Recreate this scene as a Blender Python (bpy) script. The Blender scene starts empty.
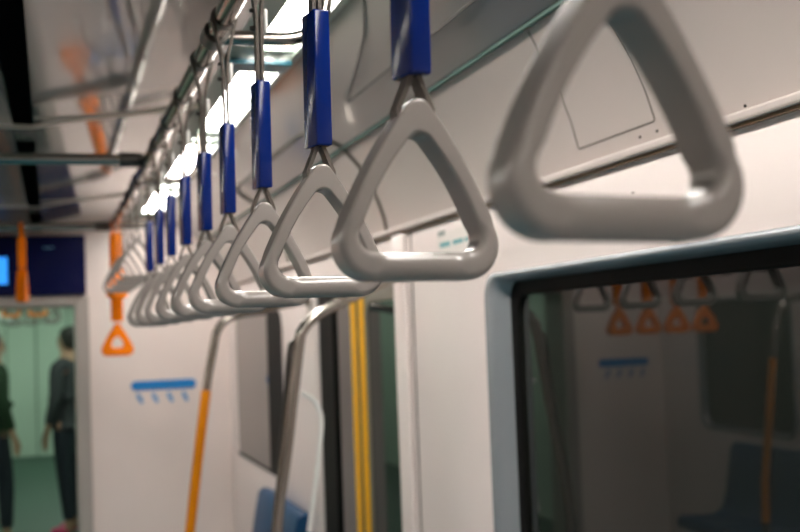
import bpy, bmesh, math, random
from mathutils import Vector, Matrix
random.seed(4)
PI = math.pi
C = bpy.context.scene.collection
Z0 = 1.6            # eye height above the floor
XR, XL, XC = 1.0, -1.8, -0.4
RAILZ = Z0 + 0.55
RX = 0.293          # right handrail
LX = 2 * XC - RX
def mir(x): return 2 * XC - x

# ------------------------------------------------------------------ materials
def mat(name, col, rough=0.5, metal=0.0, ior=1.5, coat=0.0, emit=None, es=0.0, bump=0.0, bscale=40, var=0.0, vscale=6, spec=0.5, trans=0.0):
    m = bpy.data.materials.new(name); m.use_nodes = True
    nt = m.node_tree; b = nt.nodes['Principled BSDF']
    b.inputs['Base Color'].default_value = (*col, 1)
    b.inputs['Roughness'].default_value = rough
    b.inputs['Metallic'].default_value = metal
    b.inputs['IOR'].default_value = ior
    b.inputs['Specular IOR Level'].default_value = spec
    b.inputs['Coat Weight'].default_value = coat
    b.inputs['Coat Roughness'].default_value = 0.06
    b.inputs['Transmission Weight'].default_value = trans
    if emit:
        b.inputs['Emission Color'].default_value = (*emit, 1)
        b.inputs['Emission Strength'].default_value = es
    tc = nt.nodes.new('ShaderNodeTexCoord')
    if var > 0:
        n = nt.nodes.new('ShaderNodeTexNoise'); n.inputs['Scale'].default_value = vscale
        n.inputs['Detail'].default_value = 3
        nt.links.new(tc.outputs['Object'], n.inputs['Vector'])
        r = nt.nodes.new('ShaderNodeValToRGB')
        r.color_ramp.elements[0].position = 0.3; r.color_ramp.elements[1].position = 0.7
        r.color_ramp.elements[0].color = (*[c * (1 - var) for c in col], 1)
        r.color_ramp.elements[1].color = (*[min(1, c * (1 + var)) for c in col], 1)
        nt.links.new(n.outputs['Fac'], r.inputs['Fac']); nt.links.new(r.outputs['Color'], b.inputs['Base Color'])
    if bump > 0:
        n = nt.nodes.new('ShaderNodeTexNoise'); n.inputs['Scale'].default_value = bscale
        nt.links.new(tc.outputs['Object'], n.inputs['Vector'])
        bp = nt.nodes.new('ShaderNodeBump'); bp.inputs['Strength'].default_value = bump; bp.inputs['Distance'].default_value = 0.01
        nt.links.new(n.outputs['Fac'], bp.inputs['Height']); nt.links.new(bp.outputs['Normal'], b.inputs['Normal'])
    return m

M = {}
M['wall'] = mat('wall panel', (0.75, 0.67, 0.645), 0.28, var=0.03, vscale=2, coat=0.25)
M['endwall'] = mat('end wall panel', (0.79, 0.69, 0.65), 0.45, var=0.03, vscale=2)
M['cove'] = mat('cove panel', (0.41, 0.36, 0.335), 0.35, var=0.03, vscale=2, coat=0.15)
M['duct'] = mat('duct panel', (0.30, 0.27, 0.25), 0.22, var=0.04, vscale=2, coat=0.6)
M['ceil'] = mat('glossy ceiling', (0.36, 0.295, 0.255), 0.10, ior=1.9, coat=0.5, bump=0.03, bscale=3)
M['ceilmid'] = mat('middle ceiling', (0.09, 0.125, 0.11), 0.2, coat=0.3)
M['slot'] = mat('black slot', (0.003, 0.003, 0.003), 0.8, spec=0.0)
M['floor'] = mat('teal floor', (0.015, 0.12, 0.16), 0.3, var=0.15, vscale=30)
M['grip'] = mat('grip plastic', (0.285, 0.252, 0.236), 0.25, var=0.02, coat=0.2)
M['blue'] = mat('blue plastic', (0.001, 0.014, 0.13), 0.15, spec=0.22)
M['orange'] = mat('orange plastic', (0.95, 0.22, 0.0), 0.45, spec=0.15)
M['amber'] = mat('amber sleeve', (0.80, 0.25, 0.0), 0.4, spec=0.25)
M['yellow'] = mat('yellow rubber', (0.75, 0.38, 0.0), 0.45, spec=0.2)
M['belt'] = mat('belt webbing', (0.085, 0.066, 0.052), 0.5, bump=0.2, bscale=400)
M['steel'] = mat('brushed steel', (0.34, 0.31, 0.28), 0.16, metal=1.0)
M['darksteel'] = mat('clamp steel', (0.06, 0.055, 0.05), 0.3, metal=0.7)
M['alu'] = mat('aluminium trim', (0.62, 0.58, 0.52), 0.35, metal=0.5)
M['frame'] = mat('window frame', (0.27, 0.30, 0.325), 0.25, metal=0.3)
M['reveal'] = mat('window surround', (0.42, 0.45, 0.47), 0.35)
M['rubber'] = mat('black rubber', (0.004, 0.004, 0.0035), 0.6, spec=0.12)
M['glass'] = mat('dark window glass', (0.012, 0.014, 0.012), 0.02, ior=1.44)
M['farglass'] = mat('bright coated window glass', (0.03, 0.03, 0.028), 0.03, ior=2.6)
M['doorleaf'] = mat('door metal', (0.17, 0.16, 0.13), 0.3, metal=0.3)
M['seam'] = mat('panel joint', (0.05, 0.045, 0.035), 0.7)
M['brown'] = mat('painted shadow line', (0.16, 0.10, 0.05), 0.6)
M['teal'] = mat('teal strip', (0.0, 0.11, 0.16), 0.3)
M['tealedge'] = mat('duct edge strip', (0.07, 0.12, 0.105), 0.7, spec=0.1)
M['lamp'] = mat('lamp diffuser', (0.9, 0.95, 0.9), 0.5, emit=(1.0, 0.925, 0.865), es=16.0)
M['lamp2'] = mat('far lamp diffuser', (0.8, 1, 0.85), 0.5, emit=(0.80, 1.0, 0.84), es=5.5)
M['lampframe'] = mat('lamp channel', (0.22, 0.29, 0.24), 0.35)
M['white'] = mat('white plastic', (0.72, 0.72, 0.70), 0.3)
M['navy'] = mat('navy display', (0.002, 0.005, 0.05), 0.25, spec=0.15)
M['screen'] = mat('blue screen', (0.01, 0.12, 0.4), 0.3, emit=(0.02, 0.22, 0.75), es=0.7)
M['signblue'] = mat('sign blue', (0.0, 0.20, 0.56), 0.5)
M['signpale'] = mat('sign pale blue', (0.13, 0.33, 0.60), 0.5)
M['seat'] = mat('blue seat', (0.004, 0.05, 0.13), 0.45, spec=0.25, var=0.08)
M['gangway'] = mat('gangway panel', (0.52, 0.60, 0.52), 0.5)
M['gangfloor'] = mat('green floor', (0.008, 0.045, 0.03), 0.45, var=0.1, vscale=5)
M['doorframe'] = mat('gangway frame', (0.40, 0.37, 0.34), 0.4, metal=0.2)
M['skin'] = mat('skin', (0.45, 0.25, 0.17), 0.5)
M['hair'] = mat('dark hair', (0.012, 0.009, 0.007), 0.6)
M['shirtgrey'] = mat('grey shirt', (0.035, 0.036, 0.042), 0.8)
M['shirtgreen'] = mat('green jacket', (0.008, 0.028, 0.008), 0.8)
M['trousers'] = mat('dark trousers', (0.008, 0.012, 0.022), 0.8)
M['pink'] = mat('pink shoe', (0.65, 0.03, 0.14), 0.5)
M['shoe'] = mat('black shoe', (0.02, 0.02, 0.02), 0.5)
M['paper'] = mat('sticker paper', (0.66, 0.62, 0.58), 0.5)
M['print'] = mat('sticker print grey', (0.25, 0.29, 0.27), 0.5)
M['printteal'] = mat('sticker print teal', (0.10, 0.32, 0.34), 0.5)
M['printred'] = mat('sticker print red', (0.6, 0.08, 0.08), 0.5)

# ------------------------------------------------------------------ helpers
def finish(o, parent=None, smooth=False):
    C.objects.link(o)
    if parent is not None: o.parent = parent
    if smooth and o.type == 'MESH':
        for p in o.data.polygons: p.use_smooth = True
    return o
def obj(name, bm, m, parent=None, smooth=False, autosmooth=None):
    me = bpy.data.meshes.new(name)
    bmesh.ops.recalc_face_normals(bm, faces=bm.faces[:])
    if autosmooth is not None:
        for e in bm.edges:
            e.smooth = not (len(e.link_faces) == 2 and e.calc_face_angle(0) > autosmooth)
        smooth = True
    bm.to_mesh(me); bm.free()
    me.materials.append(m)
    return finish(bpy.data.objects.new(name, me), parent, smooth)
def thing(name, label, cat, loc=(0, 0, 0), group=None):
    o = bpy.data.objects.new(name, None); C.objects.link(o)
    o.empty_display_size = 0.05; o.location = loc
    o['label'] = label; o['category'] = cat
    if group: o['group'] = group
    return o
def tag(o, label, cat, group=None):
    o['label'] = label; o['category'] = cat
    if group: o['group'] = group
    return o
def struct(o): o['kind'] = 'structure'; return o
def sempty(name, loc=(0, 0, 0)):
    o = bpy.data.objects.new(name, None); C.objects.link(o); o.empty_display_size = .1
    o.location = loc; o['kind'] = 'structure'; return o
def box(bm, x0, x1, y0, y1, z0, z1, bev=0.0, seg=2):
    r = bmesh.ops.create_cube(bm, size=1)
    vs = r['verts']
    for v in vs:
        v.co = Vector(((x0 + x1) / 2 + v.co.x * (x1 - x0), (y0 + y1) / 2 + v.co.y * (y1 - y0), (z0 + z1) / 2 + v.co.z * (z1 - z0)))
    if bev > 0:
        es = list({e for v in vs for e in v.link_edges})
        bmesh.ops.bevel(bm, geom=es, offset=bev, segments=seg, affect='EDGES', profile=0.5)
def catmull(pts, n=8):
    P = [Vector(p) for p in pts]; out = []
    for i in range(len(P) - 1):
        p0 = P[max(i - 1, 0)]; p1 = P[i]; p2 = P[i + 1]; p3 = P[min(i + 2, len(P) - 1)]
        for k in range(n):
            t = k / n
            out.append(0.5 * ((2 * p1) + (p2 - p0) * t + (2 * p0 - 5 * p1 + 4 * p2 - p3) * t * t + (3 * p1 - p0 - 3 * p2 + p3) * t ** 3))
    out.append(P[-1]); return out
def fillet(pts, r, n=8):
    P = [Vector(p) for p in pts]; out = [P[0]]
    for i in range(1, len(P) - 1):
        a = (P[i - 1] - P[i]); b = (P[i + 1] - P[i])
        d = min(r, a.length * .49, b.length * .49)
        A = P[i] + a.normalized() * d; B = P[i] + b.normalized() * d
        for k in range(n + 1):
            t = k / n
            out.append((1 - t) ** 2 * A + 2 * t * (1 - t) * P[i] + t * t * B)
    out.append(P[-1]); return out
def sweep(bm, path, sect, up=Vector((0, 1, 0)), closed=False, cap=True):
    """sect: list of (a,b); a along side axis, b along 'up'-ish axis"""
    P = [Vector(p) for p in path]; n = len(P); rings = []
    last = None
    for i in range(n):
        if closed: t = P[(i + 1) % n] - P[i - 1]
        else: t = P[min(i + 1, n - 1)] - P[max(i - 1, 0)]
        t.normalize()
        if last is None:
            s = t.cross(up)
            if s.length < 1e-4: s = t.cross(Vector((1, 0, 0)))
            s.normalize()
        else:
            s = last - t * last.dot(t); s.normalize()
        last = s
        u = s.cross(t)
        rings.append([bm.verts.new(P[i] + s * a + u * b) for a, b in sect])
    m = len(sect)
    for i in range(n if closed else n - 1):
        A = rings[i]; B = rings[(i + 1) % n]
        for k in range(m):
            bm.faces.new((A[k], A[(k + 1) % m], B[(k + 1) % m], B[k]))
    if cap and not closed:
        bm.faces.new(rings[0][::-1]); bm.faces.new(rings[-1])
def circ(r, n=16): return [(r * math.cos(2 * PI * k / n), r * math.sin(2 * PI * k / n)) for k in range(n)]
def tube(bm, path, r, n=16, **k): sweep(bm, path, circ(r, n), **k)
def rrect(y0, y1, z0, z1, r, n=8):
    out = []
    for cx, cz, a0 in ((y1 - r, z1 - r, 0), (y0 + r, z1 - r, 90), (y0 + r, z0 + r, 180), (y1 - r, z0 + r, 270)):
        for k in range(n + 1):
            a = math.radians(a0 + 90 * k / n); out.append((cx + r * math.cos(a), cz + r * math.sin(a)))
    return out
def plate(name, outer, holes, x0, x1, m, parent=None, plane='YZ', bev=0.0):
    """flat plate with holes; outline in (a,b), thickness from x0 to x1 along the third axis"""
    cu = bpy.data.curves.new('t', 'CURVE'); cu.dimensions = '2D'; cu.fill_mode = 'BOTH'
    cu.extrude = abs(x1 - x0) / 2 - bev; cu.bevel_depth = bev; cu.bevel_resolution = 2
    for loop in [outer] + holes:
        s = cu.splines.new('POLY'); s.points.add(len(loop) - 1); s.use_cyclic_u = True
        for p, (a, b) in zip(s.points, loop): p.co = (a, b, 0, 1)
    t = bpy.data.objects.new('t', cu); C.objects.link(t)
    dg = bpy.context.evaluated_depsgraph_get(); dg.update()
    me = bpy.data.meshes.new_from_object(t.evaluated_get(dg))
    bpy.data.objects.remove(t); bpy.data.curves.remove(cu)
    c = (x0 + x1) / 2
    for v in me.vertices:
        a, b, w = v.co
        v.co = (c + w, a, b) if plane == 'YZ' else (a, c + w, b)
    bm = bmesh.new(); bm.from_mesh(me); bpy.data.meshes.remove(me)
    bmesh.ops.remove_doubles(bm, verts=bm.verts[:], dist=1e-5)
    return obj(name, bm, m, parent, autosmooth=0.7)
def strip(name, prof, y0, y1, m, parent=None, thick=0.012, smooth=True, ny=1):
    """sheet panel: profile of (x, H above eye) swept along the car; has real thickness"""
    bm = bmesh.new(); rows = []
    n = len(prof)
    off = []
    for i in range(n):
        a = prof[max(i - 1, 0)]; b = prof[min(i + 1, n - 1)]
        d = Vector((b[0] - a[0], b[1] - a[1])).normalized(); nn = Vector((-d.y, d.x))
        if nn.y < 0: nn = -nn
        off.append((prof[i][0] + nn.x * thick, prof[i][1] + nn.y * thick))
    loop = [(p[0], p[1]) for p in prof] + off[::-1]
    A = [bm.verts.new((x, y0, Z0 + h)) for x, h in loop]; B = [bm.verts.new((x, y1, Z0 + h)) for x, h in loop]
    for k in range(len(loop)):
        j = (k + 1) % len(loop); bm.faces.new((A[k], A[j], B[j], B[k]))
    for k in range(n - 1):
        q = len(loop) - 1 - k
        bm.faces.new((A[k], A[k + 1], A[q - 1], A[q])); bm.faces.new((B[k], B[k + 1], B[q - 1], B[q]))
    return obj(name, bm, m, parent, autosmooth=0.6)

# ------------------------------------------------------------------ camera
f = 1111.1
def cam_setup():
    a, b = (52 - 400) / f, (266 - 343) / f
    rho = math.radians(2.1)
    ar = a * math.cos(rho) + b * math.sin(rho); au = -a * math.sin(rho) + b * math.cos(rho)
    p = math.atan(-au); psi = math.atan(-ar * math.cos(p))
    fw = Vector((math.sin(psi) * math.cos(p), math.cos(psi) * math.cos(p), math.sin(p)))
    r = Vector((math.cos(psi), -math.sin(psi), 0)); u = r.cross(fw)
    r2 = r * math.cos(rho) - u * math.sin(rho); u2 = r * math.sin(rho) + u * math.cos(rho)
    return r2, u2, fw
CR, CU, CF = cam_setup()
cd = bpy.data.cameras.new('camera'); cam = bpy.data.objects.new('camera', cd); C.objects.link(cam)
cam.matrix_world = Matrix(((CR.x, CU.x, -CF.x, 0), (CR.y, CU.y, -CF.y, 0), (CR.z, CU.z, -CF.z, Z0), (0, 0, 0, 1)))
cd.sensor_width = 36; cd.lens = 50; cd.clip_start = 0.02
cd.dof.use_dof = True; cd.dof.focus_distance = 1.27; cd.dof.aperture_fstop = 5.2
bpy.context.scene.camera = cam
def ray(px, py): return CR * ((px - 400) / f) + CU * ((266 - py) / f) + CF
def atY(px, py, Y):
    d = ray(px, py); return d * (Y / d.y) + Vector((0, 0, Z0))

# ------------------------------------------------------------------ shell
YE = 6.6           # end wall
YB = -3.0          # back of the part that is built
bm = bmesh.new(); box(bm, XL - .1, XR + .1, YB, YE + .06, -.06, 0); struct(obj('floor', bm, M['floor']))

WT = Z0 + 0.125    # window head
WIN = [(0.32, 2.49), (4.98, 6.40)]
DOOR = (3.23, 4.34); DTOP = Z0 + .19
def wall(name, s, wins, door):
    x0 = XR if s > 0 else XL
    x1 = x0 + s * .05
    holes = [rrect(a, b, .92, WT, .055 if b - a > 1.5 else .09) for a, b in wins] + [rrect(door[0], door[1], .0, DTOP, .05)]
    return struct(plate(name, [(YB, -.05), (YE, -.05), (YE, Z0 + .31), (YB, Z0 + .31)], holes, min(x0, x1), max(x0, x1), M['wall'], bev=.006))
wall('wall_right', 1, WIN, DOOR)
WINL = [(-2.2, -.3), (0.5, 2.42), (5.2, 6.15)]
wall('wall_left', -1, WINL, DOOR)
def window(name, s, y0, y1):
    r = .055 if y1 - y0 > 1.5 else .09
    e = sempty(name)
    X = lambda d: (XR + d) if s > 0 else (XL - d)
    fo = -.036 if (s > 0 and y1 - y0 < 1.5) else 0
    def pl(n, o, h, d0, d1, m, bev=0):
        d0 += fo; d1 += fo
        return plate(n, o, h, min(X(d0), X(d1)), max(X(d0), X(d1)), m, e, bev=bev)
    outer = rrect(y0 - .004, y1 + .004, .916, WT + .004, r + .004)
    # sloping surround from wall face to the glass plane
    bm = bmesh.new(); g = .022
    loops = []
    big = y1 - y0 > 1.5
    for (i, d) in ((.0, -.006), (.006, -.009), (.012, -.006), (.018, .006), (g, .034)):
        j = i * (3.0 if big else 1.2)
        lp = rrect(y0 + j, y1 - j, .92 + i, WT - i, max(r - i * .6, .02)); loops.append([bm.verts.new((X(d * (.2 if fo else 1)), a, b)) for a, b in lp])
    lp = rrect(y0 - .002, y1 + .002, .918, WT + .002, r); loops.insert(0, [bm.verts.new((X(.0), a, b)) for a, b in lp])
    lp = rrect(y0 - .002, y1 + .002, .918, WT + .002, r); loops.append([bm.verts.new((X(.034), a, b)) for a, b in lp])
    n = len(loops[0])
    for A, B in zip(loops, loops[1:] + loops[:1]):
        for k in range(n): bm.faces.new((A[k], A[(k + 1) % n], B[(k + 1) % n], B[k]))
    obj('window_frame', bm, M['wall'] if (s > 0 and not big) else M['frame'], e, autosmooth=1.0)
    gy = .062 if big else .02
    pl('gasket', rrect(y0 + gy - .02, y1 - gy + .02, .93, WT - .01, r), [rrect(y0 + gy + .035, y1 - gy - .035, .97, WT - .05, r) if big else rrect(y0 + .02, y1 - (.006 if s > 0 else .02), .94, WT - .02, .085)], .035, .05, M['rubber'], bev=.003)
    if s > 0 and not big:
        pl('dark_reflection', rrect(y0 + .01, y0 + .40, .93, WT - .012, .06), [], .036, .043, M['rubber'])  # black band standing in for a dark reflection near the pane's edge
    pl('glass_pane', rrect(y0 + .012, y1 - .012, .932, WT - .012, r), [], .044, .056, M['farglass'] if (s > 0 and not big) else M['glass'])
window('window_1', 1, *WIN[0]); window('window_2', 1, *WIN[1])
for k, w in enumerate(WINL): window('window_%d' % (k + 3), -1, *w)

def door(name, s):
    e = sempty(name)
    X = lambda d: (XR + d) if s > 0 else (XL - d)
    y0, y1 = DOOR; ym = 3.76
    # rubber lined jamb
    bm = bmesh.new()
    for a, b in ((y1 - .004, y1 + .02), (y0 - .02, y0 + .004)):
        box(bm, min(X(.008), X(.09)), max(X(.008), X(.09)), a, b, 0.0, DTOP - .03)
    obj('jamb_seal', bm, M['rubber'], e)
    bm = bmesh.new(); box(bm, min(X(.008), X(.09)), max(X(.008), X(.09)), y0, y1, DTOP - .012, DTOP + .03)
    obj('head_seal', bm, M['rubber'], e)
    for a, b, inner in ((y0 + .002, ym - .024, 1), (ym + .024, y1 - .002, 0)):
        lf = plate('door_leaf', [(a, .01), (b, .01), (b, DTOP - .012), (a, DTOP - .012)], [rrect(a + (.04 if inner else .09), b - (.09 if inner else .04), .62, DTOP - .09, .06)], min(X(.022), X(.06)), max(X(.022), X(.06)), M['doorleaf'], e, bev=.003)
        plate('glass_pane', rrect(a + (.03 if inner else .08), b - (.08 if inner else .03), .61, DTOP - .08, .06), [], min(X(.027), X(.037)), max(X(.027), X(.037)), M['glass'], lf)
        yy = (b - .062, b) if inner else (a, a + .062)
        bm = bmesh.new(); box(bm, min(X(.017), X(.024)), max(X(.017), X(.024)), yy[0], yy[1], .02, DTOP - .014, .004)
        obj('safety_edge', bm, M['yellow'], lf)
        if not inner:
            bm = bmesh.new(); box(bm, min(X(.016), X(.023)), max(X(.016), X(.023)), b - .23, b - .004, .02, DTOP - .014, .003)
            obj('black_edge_panel', bm, M['rubber'], lf)
    bm = bmesh.new(); box(bm, min(X(.028), X(.058)), max(X(.028), X(.058)), ym - .0235, ym + .0235, .01, DTOP - .014)
    obj('rubber_seal', bm, M['rubber'], e)
door('door_1', 1); door('door_2', -1)

# joint lines on the lower wall
for k, (s, y) in enumerate(((1, 3.06), (-1, 3.06), (-1, 4.5))):
    x = XR if s > 0 else XL
    bm = bmesh.new(); box(bm, x - .0015, x + .0015, y - .004, y + .004, 0, Z0 + .29); struct(obj('trim_%d' % (k + 1), bm, M['seam']))
# door side pillar cover: gently raised panel between door and seam
for k, s in enumerate((1, -1)):
    x = XR if s > 0 else XL
    bm = bmesh.new(); box(bm, min(x, x - s * .012), max(x, x - s * .012), 3.10, 3.215, 0, Z0 + .285, .006, 3)
    struct(obj('trim_%d' % (k + 4), bm, M['wall'], autosmooth=.8))

# cove, duct and ceiling profile
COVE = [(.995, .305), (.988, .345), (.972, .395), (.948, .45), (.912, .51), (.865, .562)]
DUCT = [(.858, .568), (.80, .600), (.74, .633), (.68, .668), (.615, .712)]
CEIL = [(-.045, .640), (.08, .6545), (.22, .6725), (.36, .692), (.435, .703)]
def both(name, prof, m, y0=YB, y1=YE, thick=.012):
    for s in (1, -1):
        p = prof if s > 0 else [(mir(a), b) for a, b in prof]
        struct(strip(name, p, y0, y1, m, thick=thick))
both('ceiling', CEIL, M['ceil'])
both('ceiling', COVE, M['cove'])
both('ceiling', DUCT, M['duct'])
struct(strip('ceiling', [(mir(-.045), .632), (-.045, .632)], YB, YE, M['ceilmid']))
both('ceiling', [(.430, .702), (.492, .706), (.496, .735), (.594, .738), (.598, .706), (.617, .706)], M['lampframe'])
n = 6
for s in (1, -1):
    # slim coloured lip between duct and cove
    fx = (lambda a: a) if s > 0 else mir
    bm = bmesh.new()
    a, b = sorted((fx(.857), fx(.866))); box(bm, a, b, YB, YE, Z0 + .557, Z0 + .566, .003)
    struct(obj('trim_%d' % n, bm, M['tealedge'])); n += 1
    bm = bmesh.new(); a, b = sorted((fx(.982), fx(1.0))); box(bm, a, b, YB, YE, Z0 + .292, Z0 + .308, .004)
    struct(obj('trim_%d' % n, bm, M['cove'])); n += 1
    bm = bmesh.new(); a, b = sorted((fx(.990), fx(1.0))); box(bm, a, b, YB, YE, Z0 + .286, Z0 + .292)  # brown strip, shadow line under the trim put in as colour
    struct(obj('trim_%d' % n, bm, M['brown'])); n += 1
for k, y in enumerate((3.36, 5.35)):
    bm = bmesh.new()
    pr = [(mir(-.045), .632), (-.045, .632)] + CEIL[1:]
    sweep(bm, [(a, y, Z0 + b - .004) for a, b in pr], [(-.004, -.010), (.004, -.010), (.004, .010), (-.004, .010)], up=Vector((0, 1, 0)))
    struct(obj('trim_%d' % (40 + k), bm, M['alu']))
# black air slots beside the middle ceiling
for x0, grp in ((-.097, 'right'), (mir(-.097) - .058, 'left')):
    for k, (a, b) in enumerate(((YB + .3, .4), (.6, 3.30), (3.62, 5.3), (5.62, 6.5))):
        if b < 1: continue
        bm = bmesh.new(); box(bm, x0, x0 + .058, a, b, Z0 + .622, Z0 + .636, .006)
        sd = 'nearer' if k == 1 else ('middle' if k == 2 else 'farthest')
        o = obj('air_vent', bm, M['slot'])
        tag(o, f'{sd} narrow black air slot in the {grp} edge of the green-grey middle ceiling', 'vent', 'black ceiling air slots')
# panel joints on cove/duct as thin dark strips following the profile
PROF = [Vector((a, 0, b)) for a, b in COVE + DUCT]
def onprof(t):        # t 0..1 along COVE+DUCT by length
    L = [0]
    for a, b in zip(PROF, PROF[1:]): L.append(L[-1] + (b - a).length)
    d = t * L[-1]
    for i in range(len(L) - 1):
        if d <= L[i + 1]:
            k = (d - L[i]) / (L[i + 1] - L[i]); return PROF[i].lerp(PROF[i + 1], k)
    return PROF[-1].copy()
def tratio(r):        # profile parameter where H/X = r
    best = min(range(401), key=lambda i: abs(onprof(i / 400).z / onprof(i / 400).x - r)); return best / 400
def seam(ptsr, w=.0025, m='seam', s=1, rad=.06):
    pts = [Vector((y, tratio(r), 0)) for y, r in ptsr]
    q = []
    f2 = fillet(pts, rad, 6)
    for a, b in zip(f2, f2[1:]):
        k = max(1, int((b - a).length / .03))
        for i in range(k): q.append(a.lerp(b, i / k))
    q.append(f2[-1])
    P = []
    for y, t, _ in q:
        p = onprof(min(max(t, 0), 1)); P.append(Vector((p.x if s > 0 else mir(p.x), y, Z0 + p.z - .0005)))
    bm = bmesh.new(); tube(bm, P, w, 6); return bm
o = struct(obj('trim_20', seam([(3.27, .31), (3.27, .83), (4.75, .83), (4.75, .31)], .008, rad=.16), M['seam']))
o = struct(obj('trim_21', seam([(1.66, .60), (1.66, .345), (1.95, .345), (1.93, .56), (1.90, .640)], .0014, rad=.01), M['seam']))
o = struct(obj('trim_22', seam([(.9, .80), (2.86, .80), (2.36, .98), (2.2, 1.1)], .0025, rad=.01), M['seam']))
# small bolts of the panel
for k, (px, py, r) in enumerate(((633, 193, 0), (745, 106, 0), (657, 131, 1), (640, 137, 1))):
    d = ray(px, py); P = d * ([1.0, .983, .991, .991][k] / d.x) + Vector((0, 0, Z0))
    bm = bmesh.new(); bmesh.ops.create_uvsphere(bm, u_segments=10, v_segments=6, radius=.0026)
    o = obj('panel_bolt', bm, M['darksteel'], smooth=True); o.location = P
    tag(o, ['small dark bolt on the white wall panel below the trim rail', 'small dark bolt high on the trim rail, rightmost bolt in the photo', 'right one of two bolts close together above the trim rail', 'left one of two bolts close together above the trim rail'][k], 'bolt', 'wall panel bolts')

# ------------------------------------------------------------------ end wall with gangway
GX0, GX1, GT = -1.08, .13, Z0 + .235
struct(plate('wall_front', [(XL, 0), (GX0, 0), (GX0, GT), (GX1, GT), (GX1, 0), (XR, 0), (XR, Z0 + .80), (XL, Z0 + .80)], [], YE, YE + .05, M['endwall'], plane='XZ'))
fr = thing('gangway_frame', 'pale grey metal frame around the open gangway doorway', 'door frame', (XC, YE, 0))
def fbox(nm, *a):
    bm = bmesh.new(); box(bm, *a, .008, 2); o = obj(nm, bm, M['doorframe'], fr); o.location = (-XC, -YE, 0); return o
fbox('side_post', GX1 - .005, GX1 + .075, YE - .035, YE + .25, 0, GT + .03)
fbox('side_post', GX0 - .075, GX0 + .005, YE - .035, YE + .25, 0, GT + .03)
fbox('top_bar', GX0 + .006, GX1 - .006, YE - .035, YE + .25, GT - .03, GT + .03)
ds = thing('display_panel', 'wide navy blue display panel above the gangway doorway', 'display', (XC, YE - .03, GT + .03))
bm = bmesh.new(); box(bm, -.76, .59, -.03, .028, .003, .34, .008); obj('housing', bm, M['navy'], ds)
bm = bmesh.new(); box(bm, .07, .17, -.034, -.029, .07, .22); obj('lit_screen', bm, M['screen'], ds)
bm = bmesh.new(); box(bm, .36, .42, -.032, -.029, .268, .275); obj('small_lettering', bm, M['signpale'], ds)
struct(plate('wall_back', [(XL, 0), (XR, 0), (XR, Z0 + .8), (XL, Z0 + .8)], [], YB - .05, YB, M['endwall'], plane='XZ'))

def sign(xc, where):
    t = thing('handle_sign', 'blue bar sign over four small figures on ' + where, 'sign', (xc, YE - .001, 1.335))
    bm = bmesh.new(); lp = rrect(-.185, .185, -.027, .027, .026, 6)
    o = plate('bar', lp, [], -.003, 0, M['signblue'], t, plane='XZ')
    for k in range(4):
        bm = bmesh.new()
        x = -.138 + k * .086
        bmesh.ops.create_cone(bm, cap_ends=True, segments=12, radius1=.010, radius2=.010, depth=.003, matrix=Matrix.Translation((x - .008, -.0015, -.052)) @ Matrix.Rotation(PI / 2, 4, 'X'))
        sweep(bm, [(x - .012, -.0015, -.062), (x + .004, -.0015, -.08), (x + .014, -.0015, -.10)], [(-.010, -.0015), (.010, -.0015), (.010, .0015), (-.010, .0015)])
        sweep(bm, [(x + .004, -.0015, -.066), (x + .018, -.0015, -.058)], [(-.003, -.0015), (.003, -.0015), (.003, .0015), (-.003, .0015)])
        obj('figure', bm, M['signpale'], t)
sign(.615, 'the white end wall right of the doorway')
sign(mir(.655) - .06, 'the end wall, seen reflected in window')

# small notices on the right wall
nt_ = thing('notice_sticker', 'small white notice with grey text block and coloured pictures on wall above window', 'sticker', (XR - .0015, 2.62, Z0 + .2))
def at_wall(px, py): d = ray(px, py); return d * ((XR - .002) / d.x) + Vector((0, 0, Z0))
a = at_wall(438, 234); b = at_wall(474, 251)
base = Vector(nt_.location)
def nbox(nm, px0, py0, px1, py1, m, dx=0):
    p = at_wall((px0 + px1) / 2, (py0 + py1) / 2)
    q = (at_wall(px0, (py0 + py1) / 2) - at_wall(px1, (py0 + py1) / 2)).y
    h = (at_wall((px0 + px1) / 2, py0) - at_wall((px0 + px1) / 2, py1)).z
    bm = bmesh.new(); box(bm, XR - .0022 - dx, XR - .0012, p.y - q / 2, p.y + q / 2, p.z - h / 2, p.z + h / 2)
    for v in bm.verts: v.co -= base
    return obj(nm, bm, m, nt_)
nbox('paper', 436, 228, 478, 252, M['paper'])
nbox('text_block', 438, 231, 445, 236, M['print'], .0006)
nbox('picture', 440, 242, 450, 247, M['printteal'], .0006)
nbox('picture', 453, 239, 463, 243.5, M['printteal'], .0006)
nbox('picture', 465, 237, 469, 241, M['printteal'], .0006)
nbox('red_mark', 470, 235, 473.5, 240, M['printred'], .0006)

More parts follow.
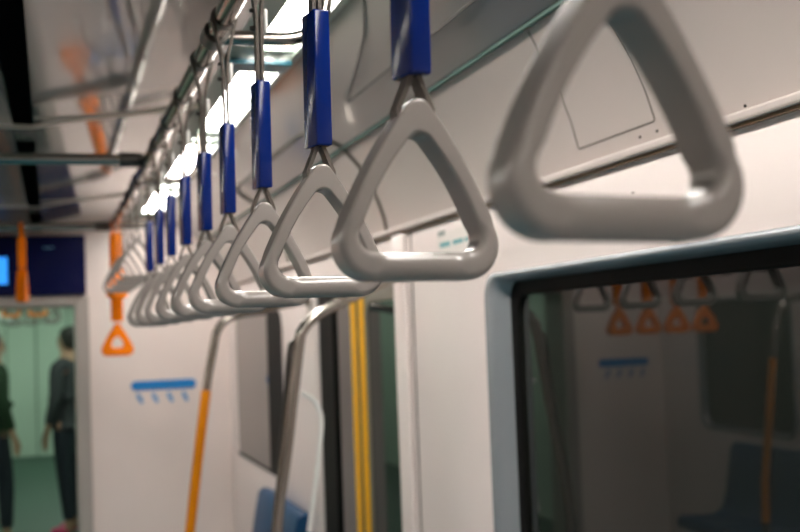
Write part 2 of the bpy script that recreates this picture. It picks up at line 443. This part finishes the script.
# ------------------------------------------------------------------ ceiling lamps
segs = [(-2.7, -.5, 'nearest, behind the viewer,'), (.2, 2.72, 'long near'), (2.92, 3.86, 'second'), (4.14, 5.30, 'third'), (5.5, 6.4, 'farthest')]
for s, side in ((1, 'right'), (-1, 'left')):
    for a, b, w in segs:
        xa, xb = (.500, .590) if s > 0 else (mir(.590), mir(.500))
        t = thing('ceiling_light', f'{w} white strip lamp of the {side} ceiling lamp row', 'ceiling light', ((xa + xb) / 2, a, Z0 + .72), 'strip lamps in the ceiling')
        bm = bmesh.new(); box(bm, -.040, .040, 0, b - a, .002, .012, .003)
        obj('diffuser', bm, M['lamp'], t)
        bm = bmesh.new()
        box(bm, -.050, .050, -.012, 0, -.006, .012); obj('end_cap', bm, M['lampframe'], t)
        bm = bmesh.new(); box(bm, -.050, .050, b - a, b - a + .012, -.006, .012); obj('end_cap', bm, M['lampframe'], t)
    xa, xb = (.43, .60) if s > 0 else (mir(.60), mir(.43))
    bm = bmesh.new(); box(bm, xa, xb, 2.76, 2.86, Z0 + .688, Z0 + .700, .003)
    tag(obj('joint_plate', bm, M['teal']), f'teal plate crossing the gap between lamps of the {side} lamp row', 'plate')

# ------------------------------------------------------------------ handrails
RR = .0185
def rail(x, side):
    t = thing('overhead_handrail', f'long chrome overhead handrail on the {side} side carrying the hanging handles', 'handrail', (x, 0, RAILZ))
    s = 1 if side == 'right' else -1
    bm = bmesh.new(); tube(bm, [(0, y, 0) for y in (-2.6, -1, 0, 1, 2, 3, 4, 5, 5.52 if s > 0 else 5.46)], RR, 20); obj('rail_tube', bm, M['steel'], t, autosmooth=1)
    for y in (-.3, 2.0, 3.9, 5.45 if s > 0 else 5.40):
        bm = bmesh.new()
        p = fillet([(s * .015, y, -.005), (s * .205, y, -.002), (s * .215, y, .172)], .085, 10)
        tube(bm, p, .0135, 14); br = obj('bracket', bm, M['steel'], t, autosmooth=1)
        bm = bmesh.new(); tube(bm, [(0, y - .03, 0), (0, y + .03, 0)], RR + .005, 20)
        obj('clamp', bm, M['darksteel'], br, autosmooth=.8)
        bm = bmesh.new(); bmesh.ops.create_cone(bm, cap_ends=True, segments=20, radius1=.028, radius2=.028, depth=.008, matrix=Matrix.Translation((s * .215, y, .166)))
        obj('flange', bm, M['steel'], br, autosmooth=.8)
rail(RX, 'right'); rail(LX, 'left')
for y, w in ((3.46, 'nearer'), (5.50, 'farther')):
    t = thing('cross_rail', f'{w} horizontal steel bar crossing the car between the two handrails', 'handrail', (XC, y, RAILZ))
    bm = bmesh.new(); L = RX - XC - RR; tube(bm, ([(-1.262, 0, 0)] if y > 5 else []) + [(-L, 0, 0), (0, 0, 0), (L, 0, 0)], .0175, 18, up=Vector((0, 0, 1))); obj('bar', bm, M['steel'], t, autosmooth=1)
    for sx in (-1, 1):
        bm = bmesh.new(); tube(bm, [(sx * (L - .07), 0, 0), (sx * L, 0, 0)], .0225, 18, up=Vector((0, 0, 1))); obj('socket', bm, M['darksteel'], t, autosmooth=.8)

# ------------------------------------------------------------------ hanging handles
def filtri(apex, base_z, hw, ra, rb, bow):
    """rounded triangle as fixed-count loop in XZ, starting at apex arc"""
    cs = [Vector((0, apex)), Vector((hw, base_z)), Vector((-hw, base_z))]; rs = [ra, rb, rb]
    arcs = []
    for i in range(3):
        p, a, b = cs[i], cs[i - 1], cs[(i + 1) % 3]
        u = (a - p).normalized(); v = (b - p).normalized(); half = u.angle(v) / 2
        d = rs[i] / math.tan(half); c = p + (u + v).normalized() * rs[i] / math.sin(half)
        A = p + u * d - c; B = p + v * d - c
        a0 = math.atan2(A.y, A.x); a1 = math.atan2(B.y, B.x)
        while a1 > a0: a1 -= 2 * PI
        arcs.append([c + Vector((math.cos(a0 + (a1 - a0) * k / 12), math.sin(a0 + (a1 - a0) * k / 12))) * rs[i] for k in range(13)])
    out = []; part = []
    for i in range(3):
        out += arcs[i]; part += [['apex', 'rc', 'lc'][i]] * 13
        e0 = arcs[i][-1]; e1 = arcs[(i + 1) % 3][0]; d = (e1 - e0); nrm = Vector((-d.y, d.x)).normalized()
        for k in range(1, 14):
            q = k / 14; w = bow if i != 1 else 0
            out.append(e0 + d * q + nrm * w * 4 * q * (1 - q)); part.append(['rs', 'bt', 'ls'][i])
    return out, part
def grip_mesh(w, h, depth, th=.0138, tb=.0235):
    hw = w / 2 + .019; ha = .0145
    outer, part = filtri(ha, -h, hw, .012, .030, .0035)
    half = math.atan(hw / (h + ha)); ia = ha - th / math.sin(half)
    ihw = (ia + h - tb) * math.tan(half)
    inner, _ = filtri(ia, -h + tb, ihw, .0125, .013, .0035)
    bm = bmesh.new(); rings = []
    N = 24
    for o, i, p in zip(outer, inner, part):
        c = (o + i) / 2; d = (o - i) / 2; a = d.length; d.normalize()
        rr_ = {'apex': .0035, 'rs': .0035, 'ls': .0035, 'rc': .007, 'lc': .007, 'bt': .0108}[p]
        b = depth / 2
        if p == 'bt': b *= .97
        rr_ = min(rr_, a * .95)
        ring = []
        for sx_, sy_, a0 in ((1, 1, 0), (-1, 1, 90), (-1, -1, 180), (1, -1, 270)):
            for k in range(6):
                w_ = math.radians(a0 + 18 * k)
                x = sx_ * (a - rr_) + rr_ * math.cos(w_); y = sy_ * (b - rr_) + rr_ * math.sin(w_)
                q = c + d * x; ring.append(bm.verts.new((q.x, y, q.y)))
        rings.append(ring)
    n = len(rings)
    for i in range(n):
        A, B = rings[i], rings[(i + 1) % n]
        for k in range(N): bm.faces.new((A[k], A[(k + 1) % N], B[(k + 1) % N], B[k]))
    return bm
def belt_bm(apex, ctop, cbot, bw=.018, spread=.0135):
    """webbing loop round the rail, both strands running down to the apex of the grip"""
    side = []
    zt = -.075
    side += [(spread, 0, apex - .019), (spread + .0015, 0, apex - .006), (.0038, 0, cbot - .001), (.0036, 0, cbot + .01), (.0034, 0, ctop), (.0036, 0, zt - .02), (.006, 0, zt + .01)]
    left = [(-x, y, z) for x, y, z in side]
    R_ = RR + .0022
    arc = [(R_ * math.cos(a), 0, R_ * math.sin(a)) for a in [math.radians(205 - k * (230 / 20)) for k in range(21)]]
    path = left + arc + side[::-1]
    bm = bmesh.new(); t = .0021
    sweep(bm, path, [(-t, -bw / 2), (t, -bw / 2), (t, bw / 2), (-t, bw / 2)], up=Vector((0, 1, 0)))
    return bm
def make_handle(label, grp, apex, w, h, depth, cover, gm, cm, bm_, name='hanging_handle', th=.0138, tb=.0235, cw=.0098):
    t = thing(name, label, 'handle', (0, 0, 0), grp)
    ct, cb = cover if cover else (-.10, apex + .022)
    obj('strap', belt_bm(apex, ct, cb), bm_, t)
    if cover:
        b = bmesh.new(); box(b, -cw, cw, -.0185, .0185, cb, ct, .0022, 3)
        obj('strap_cover', b, cm, t, autosmooth=.9).rotation_euler.z = math.radians(7)
    b = grip_mesh(w, h, depth, th, tb)
    for v in b.verts: v.co.z += apex
    g_ = obj('grip', b, gm, t, autosmooth=1.2)
    g_.modifiers.new('normals', 'WEIGHTED_NORMAL').keep_sharp = True
    if cover and gm is M['grip']:
        b = bmesh.new(); box(b, .006, .0125, -.008, .008, -.115, -.080, .0028, 2); obj('buckle', b, M['white'], t, autosmooth=.9)
        b = bmesh.new()
        for z in (-.082, -.108): bmesh.ops.create_cone(b, cap_ends=True, segments=10, radius1=.0045, radius2=.003, depth=.008, matrix=Matrix.Translation((-.0085, 0, z)) @ Matrix.Rotation(-PI / 2, 4, 'Y'))
        obj('rivet', b, M['darksteel'], t, autosmooth=.8)
    b = bmesh.new(); tube(b, [(0, -.0135, 0), (0, .0135, 0)], RR + .0012, 20); obj('rail_ring', b, M['darksteel'], t, autosmooth=.8)
    return t
def dup(root, label, loc, rz=0, rx=0):
    r = root.copy(); C.objects.link(r); r.location = loc; r.rotation_euler = (rx, 0, rz); r['label'] = label
    for ch in list(root.children):
        c = ch.copy(); C.objects.link(c); c.parent = r
        for g in ch.children:
            d = g.copy(); C.objects.link(d); d.parent = c
    return r
words_ = ['second', 'third', 'fourth', 'fifth', 'sixth', 'seventh', 'eighth', 'ninth', 'tenth', 'farthest']
h0 = make_handle('largest grey triangular handle, nearest the camera and heavily blurred, at upper right', 'grey handles with blue strap covers on the right handrail', -.3635, .1445, .1470, .034, (-.187, -.341), M['grip'], M['blue'], M['belt'])
vp = 52.3
sx = [612, 412.5, 318, 262, 228, 205, 185.5, 171, 159.5, 149.5]
def zfor(x):
    # depth along the car for which a strap on the rail shows at picture column x (at height of the cover)
    lo, hi = .2, 9
    for _ in range(50):
        m_ = (lo + hi) / 2; v = Vector((RX, m_, .29)); px = 400 + f * v.dot(CR) / v.dot(CF)
        if px > x: lo = m_
        else: hi = m_
    return lo
ys = [zfor(x) for x in sx]
h0.location = (RX, ys[0], RAILZ + .0025); h0.rotation_euler = (0, math.radians(1.9), math.radians(2))
tl = [1.0, .7, .35, .3, .3, .2, .2, .2, .2, .2]
h0.rotation_euler = (0, math.radians(1.0), math.radians(2))
rots = [2, 3, 2.5, 0, -1, 3, 1, -2, 2, 0]
for k in range(1, 10):
    lab = {1: 'second grey handle from the camera, its blue cover cut by the photo top edge',
           2: 'third and sharpest grey triangular handle, whole blue strap cover in view'}.get(k, f'{words_[k-1]} grey triangular handle from the camera, on a blue covered strap')
    dup(h0, lab, (RX, ys[k], RAILZ), math.radians(rots[k])).rotation_euler.y = math.radians(tl[k])
hs = make_handle('nearest of the short uncovered grey handles beyond the blue strapped row', 'short grey handles without covers', -.185, .141, .150, .026, None, M['grip'], None, M['belt'], th=.0115, tb=.016)
hs.location = (RX, 4.02, RAILZ)
for k, y in enumerate((4.32, 4.62, 4.92, 5.2)):
    dup(hs, ['second', 'third', 'fourth', 'farthest'][k] + ' of the short uncovered grey handles beyond the blue strapped row', (RX, y, RAILZ), math.radians(random.uniform(-5, 5)))
for k, y in enumerate((4.1, 4.45, 4.8, 5.15)):
    dup(hs, ['nearest', 'second', 'third', 'farthest'][k] + ' short grey handle on the left handrail, reflected in the window', (LX, y, RAILZ), math.radians(random.uniform(-5, 5)))
# orange handles at the far cross rail (the strap loop turns with the bar)
ho = make_handle('large orange triangular handle hanging low before the white end wall', 'orange handles at the far cross bar', -.473, .156, .150, .042, (-.05, -.458), M['orange'], M['orange'], M['orange'], th=.031, tb=.04, cw=.026)
ho.location = (RX + .004, 5.45, RAILZ)
lab = 'orange handle turned edge-on in front of the navy display panel'
hq = make_handle(lab, 'orange handles at the far cross bar', -.205, .156, .150, .042, (-.05, -.19), M['orange'], M['orange'], M['orange'], th=.031, tb=.04, cw=.026)
hq.location = (-.128, 5.50, RAILZ); hq.rotation_euler = (0, 0, math.radians(84))
q_ = dup(hq, 'short orange handle behind the grey handle cluster, just above the long orange one', (RX, 5.32, RAILZ))
for ch in q_.children:
    if ch.name.startswith(('grip', 'strap_cover')): ch.rotation_euler = (0, 0, math.radians(60))
for k, x in enumerate((-.90, -1.08, -1.26, -1.44)):
    q_ = dup(ho, ['rightmost', 'second from the right', 'third from the right', 'leftmost'][k] + ' of four orange handles reflected in the near window', (x, 5.50, RAILZ), math.radians(90))
    for ch in bpy.context.scene.objects:
        if ch.parent == q_ and ch.name.startswith(('grip', 'strap_cover')): ch.rotation_euler = (0, 0, math.radians(-90 + k * 3))

# ------------------------------------------------------------------ seat end poles
def pole(name, label, Y, pix, sleeve, s=1, yo=0, xw=XR):
    P = [atY(px, py, Y) for px, py in pix]
    up = P[::-1]
    low = P[0]
    path = [Vector((low.x - .02, Y, .42)), Vector((low.x - .012, Y, .75))] + P
    path[-1] = Vector((xw + .0, Y, P[-1].z))
    base = Vector((path[0].x if s > 0 else mir(path[0].x), Y + yo, .42))
    t = thing(name, label, 'grab pole', base)
    def T(v): return Vector((v.x if s > 0 else mir(v.x), v.y + yo, v.z)) - base
    sm = catmull(path, 10)
    bm = bmesh.new(); tube(bm, [T(v) for v in sm], .0165, 16); obj('pole_tube', bm, M['steel'], t, autosmooth=1)
    if sleeve:
        zc = atY(*sleeve, Y).z
        q = [T(v) for v in sm if .55 < v.z < zc]
        bm = bmesh.new(); tube(bm, q, .0195, 16); obj('orange_sleeve', bm, M['amber'], t, autosmooth=1)
    bm = bmesh.new()
    tube(bm, [T(Vector((xw - .012, Y, P[-1].z))), T(Vector((xw, Y, P[-1].z)))], .034, 18); obj('wall_flange', bm, M['steel'], t, autosmooth=.8)
    return t, T
for s, side in ((1, 'right'), (-1, 'left')):
    lab = 'steel grab pole with long orange sleeve at the far seat end' if s > 0 else 'orange sleeved grab pole on the left side, seen in the window reflection'
    pole('grab_pole', lab, 4.42, [(190, 532), (199, 450), (207, 385), (214, 345), (217, 332), (226, 320), (245, 313), (300, 300)], (207, 385), s, 0 if s > 0 else .38)
    lab = 'thick bare steel grab pole bending to the wall beside the door' if s > 0 else 'bare steel grab pole on the left side beside the left door'
    t, T = pole('grab_pole', lab, 3.12, [(277, 532), (288, 440), (299, 345), (303, 330), (313, 318), (330, 308), (362, 292), (400, 272)], None, s)
    bm = bmesh.new(); tube(bm, [T(v) for v in catmull([atY(*p, 3.14) for p in ((301, 392), (312, 399), (320, 412), (321, 432), (316, 480), (309, 532))], 8)], .0075, 10)
    obj('side_loop', bm, M['white'], t, autosmooth=1)
    bm = bmesh.new(); tube(bm, [T(v) for v in catmull([atY(*p, 3.13) for p in ((303, 341), (293, 342), (289, 355), (286, 400), (281, 450), (278, 500), (277, 520))], 8)], .008, 10)
    obj('slim_rail', bm, M['darksteel'], t, autosmooth=1)

# ------------------------------------------------------------------ seats
def seat_bm(s):
    prof = [(.0, .86), (.035, .87), (.06, .85), (.085, .72), (.105, .60), (.14, .49), (.20, .455), (.35, .46), (.43, .465), (.455, .44), (.45, .405), (.42, .395), (.10, .39), (.02, .42), (.0, .5)]
    bm = bmesh.new(); A = []; B = []
    W = .44
    secs = []
    for yy, k in ((0, .97), (.02, 1), (W / 2, 1), (W - .02, 1), (W, .97)):
        dip = 0.012 if yy == W / 2 else 0
        secs.append([bm.verts.new((-s * (p * k), yy, .62 + (z - .62) * k - (dip if .2 < p < .4 and z > .44 else 0))) for p, z in prof])
    n = len(prof)
    for A, B in zip(secs, secs[1:]):
        for k in range(n): bm.faces.new((A[k], A[(k + 1) % n], B[(k + 1) % n], B[k]))
    bm.faces.new(secs[0]); bm.faces.new(secs[-1][::-1])
    return bm
for s, ylist, side in ((1, (4.50, 4.96), 'right'), (-1, (4.86, 5.32), 'left')):
    x = XR - .002 if s > 0 else XL + .002
    for k, y in enumerate(ylist):
        t = thing('seat', f'blue moulded seat against the {side} wall, ' + ('nearer to the door' if k == 0 else 'farther from the door'), 'seat', (x, y, 0), 'blue seats by the end wall')
        obj('seat_shell', seat_bm(s), M['seat'], t, autosmooth=.9)
        bm = bmesh.new(); a, b = sorted((-s * .06, -s * .36)); box(bm, a, b, .10, .34, 0, .392, .01); obj('pedestal', bm, M['doorleaf'], t)

# ------------------------------------------------------------------ neighbouring car seen through the doorway
YF = 16.8
bm = bmesh.new(); box(bm, XL, XR, YE + .06, YF, -.06, 0); struct(obj('floor', bm, M['gangfloor']))
bm = bmesh.new(); box(bm, XL, XR, YE + .3, YF, Z0 + .62, Z0 + .66); struct(obj('ceiling', bm, M['gangway']))
bm = bmesh.new(); box(bm, XR, XR + .05, YE + .05, YF, 0, Z0 + .66); struct(obj('wall_right', bm, M['gangway']))
bm = bmesh.new(); box(bm, XL - .05, XL, YE + .05, YF, 0, Z0 + .66); struct(obj('wall_left', bm, M['gangway']))
bm = bmesh.new(); box(bm, XL, XR, YF, YF + .05, 0, Z0 + .66); struct(obj('wall_front', bm, M['gangway']))
bm = bmesh.new()
for x in (-.62, -.22, .22): box(bm, x - .012, x + .012, YF - .012, YF, 0, Z0 + .6)
struct(obj('trim_30', bm, M['lampframe']))
bm = bmesh.new(); box(bm, XL, XR, YE + .251, YE + .33, Z0 + .26, Z0 + .62); struct(obj('trim_31', bm, M['lampframe']))
for k, (x, y) in enumerate(((.35, 7.6), (-1.15, 7.6), (.35, 11), (-1.15, 11), (.35, 14), (-1.15, 14))):
    bm = bmesh.new(); box(bm, -.06, .06, 0, 2.2, -.02, 0, .005)
    o = obj('ceiling_light', bm, M['lamp2']); o.location = (x, y, Z0 + .618)
    tag(o, f"{['nearest', 'middle', 'farthest'][k // 2]} greenish strip lamp in the {'right' if x > 0 else 'left'} row of the next car", 'ceiling light', 'strip lamps of the next car')
for k, (x, y, dz) in enumerate(((-.105, 9.2, .10), (-.30, 9.2, .06))):
    bm = grip_mesh(.15, .148, .034); tube(bm, [(0, 0, -.005), (0, 0, .26)], .014, 8)
    o = obj('hanging_handle', bm, M['orange'], autosmooth=1); o.location = (x, y, Z0 + .36)
    tag(o, ['orange handle in the next car, nearer the person in grey', 'orange handle in the next car, nearer the person in green'][k], 'handle', 'orange handles of the next car')
for k, (x, y) in enumerate(((.02, 9.9), (-.12, 10.3), (-.25, 10.0), (-.38, 10.6), (-.5, 10.2), (.0, 11.2), (-.2, 11.6), (-.36, 12.0))):
    bm = grip_mesh(.132, .151, .034); tube(bm, [(0, 0, -.005), (0, 0, .30)], .008, 8)
    o = obj('hanging_handle', bm, M['grip'], autosmooth=1); o.location = (x, y, Z0 + .33); o.rotation_euler = (0, 0, .5)
    tag(o, 'small grey handle hanging under the ceiling of the next car', 'handle', 'grey handles of the next car')

def skinfig(name, joints, edges, m, parent, sub=2):
    bm = bmesh.new(); lay = bm.verts.layers.skin.verify()
    vs = []
    for k, (co, r) in enumerate(joints):
        v = bm.verts.new(co); v[lay].radius = (r, r) if not isinstance(r, tuple) else r; v[lay].use_root = (k == 0); vs.append(v)
    for a, b in edges: bm.edges.new((vs[a], vs[b]))
    me = bpy.data.meshes.new(name); bm.to_mesh(me); bm.free(); me.materials.append(m)
    o = bpy.data.objects.new(name, me)
    sk = o.modifiers.new('skin', 'SKIN'); sk.use_smooth_shade = True
    sb = o.modifiers.new('sub', 'SUBSURF'); sb.levels = sub; sb.render_levels = sub
    return finish(o, parent)
def person(label, x, y, rz, shirt, shoe, stride=.0, hgt=1.72):
    t = thing('person', label, 'person', (x, y, 0)); t.rotation_euler = (0, 0, rz)
    k = hgt / 1.75
    t.scale = (k, k, k)
    # facing -Y locally
    J = [((0, 0, .95), (.13, .09)), ((0, .0, 1.12), (.115, .085)), ((0, .01, 1.32), (.145, .095)), ((0, .015, 1.44), (.09, .07)), ((0, .0, 1.52), (.05, .05)),
         ((0, -.012, 1.60), (.075, .085)), ((0, -.01, 1.68), (.07, .082)), ((0, -.005, 1.73), (.035, .04))]
    E = [(0, 1), (1, 2), (2, 3), (3, 4), (4, 5), (5, 6), (6, 7)]
    for s in (-1, 1):
        b = len(J)
        J += [((s * .17, .015, 1.41), .05), ((s * .215, .03, 1.14), .038), ((s * .215, -.05, .90), .026), ((s * .212, -.075, .84), (.018, .032)),
              ((s * .09, 0, .88), .082), ((s * .095, -.01 + s * stride, .50), .055), ((s * .10, .02 + s * stride * 1.6, .10), .036), ((s * .10, .0 + s * stride * 1.6, .045), .036), ((s * .115, -.14 + s * stride * 1.6, .03), .03)]
        E += [(3, b), (b, b + 1), (b + 1, b + 2), (b + 2, b + 3), (0, b + 4), (b + 4, b + 5), (b + 5, b + 6), (b + 6, b + 7), (b + 7, b + 8)]
        for q, (dx, dz, L) in enumerate(((-.018, 0, .075), (-.006, 0, .085), (.006, 0, .08), (.018, 0, .065))):
            c = len(J); J += [((s * .21, -.08 + dx, .80), .0095), ((s * .205, -.09 + dx, .80 - L), .008)]; E += [(b + 3, c), (c, c + 1)]
        c = len(J); J += [((s * .20, -.115, .81), .010), ((s * .19, -.13, .77), .009)]; E += [(b + 3, c), (c, c + 1)]
    body = skinfig('body', J, E, M['skin'], t)
    # shirt, trousers, hair, shoes follow the body
    S = [((0, 0, 1.02), (.15, .11)), ((0, 0, 1.14), (.135, .105)), ((0, .01, 1.32), (.165, .115)), ((0, .015, 1.435), (.11, .085)), ((0, .008, 1.50), (.066, .066))]
    SE = [(0, 1), (1, 2), (2, 3), (3, 4)]
    for s in (-1, 1):
        b = len(S); S += [((s * .172, .015, 1.405), .064), ((s * .215, .03, 1.14), .052), ((s * .215, -.045, .925), .038)]; SE += [(3, b), (b, b + 1), (b + 1, b + 2)]
    b = len(S); S += [((0, 0, .90), (.155, .115))]; SE += [(0, b)]
    skinfig('jacket', S, SE, M[shirt], t)
    Tt = [((0, 0, .97), (.14, .10)), ((0, 0, .88), (.14, .10))]; TE = [(0, 1)]
    for s in (-1, 1):
        b = len(Tt); Tt += [((s * .09, 0, .80), .096), ((s * .095, -.01 + s * stride, .50), .070), ((s * .10, .02 + s * stride * 1.6, .12), .055)]; TE += [(1, b), (b, b + 1), (b + 1, b + 2)]
    skinfig('trousers', Tt, TE, M['trousers'], t)
    skinfig('hair', [((0, .045, 1.545), (.075, .05)), ((0, .04, 1.60), (.092, .075)), ((0, .022, 1.68), (.098, .095)), ((0, .0, 1.75), (.075, .08))], [(0, 1), (1, 2), (2, 3)], M['hair'], t)
    for s in (-1, 1):
        skinfig('shoe', [((s * .10, .03 + s * stride * 1.6, .05), .05), ((s * .108, -.06 + s * stride * 1.6, .042), .046), ((s * .115, -.16 + s * stride * 1.6, .034), .038)], [(0, 1), (1, 2)], M[shoe], t)
    bm = bmesh.new()
    for s in (-1, 1): bmesh.ops.create_uvsphere(bm, u_segments=8, v_segments=6, radius=.010, matrix=Matrix.Translation((s * .032, -.085, 1.635)))
    obj('eyes', bm, M['hair'], t, smooth=True)
    bm = bmesh.new(); bmesh.ops.create_cone(bm, segments=8, radius1=.016, radius2=.006, depth=.045, matrix=Matrix.Translation((0, -.10, 1.60))); obj('nose', bm, M['skin'], t, smooth=True)
    bm = bmesh.new(); box(bm, -.022, .022, -.092, -.084, 1.555, 1.564, .002); obj('mouth', bm, M['pink'], t)
    return t
person('person in a grey top and dark trousers standing right inside the doorway', .13, 9.8, math.radians(-130), 'shirtgrey', 'pink', .03, 1.74)
person('person in a dark green jacket standing left, cut by the photo edge', -.46, 9.6, math.radians(120), 'shirtgreen', 'shoe', .04, 1.72)

# ------------------------------------------------------------------ world & view
w = bpy.data.worlds.new('World'); bpy.context.scene.world = w; w.use_nodes = True
w.node_tree.nodes['Background'].inputs['Color'].default_value = (.01, .012, .012, 1)
w.node_tree.nodes['Background'].inputs['Strength'].default_value = .3
vs = bpy.context.scene.view_settings
vs.view_transform = 'Standard'; vs.look = 'None'; vs.gamma = 1; vs.use_curve_mapping = False; vs.exposure = 1.32
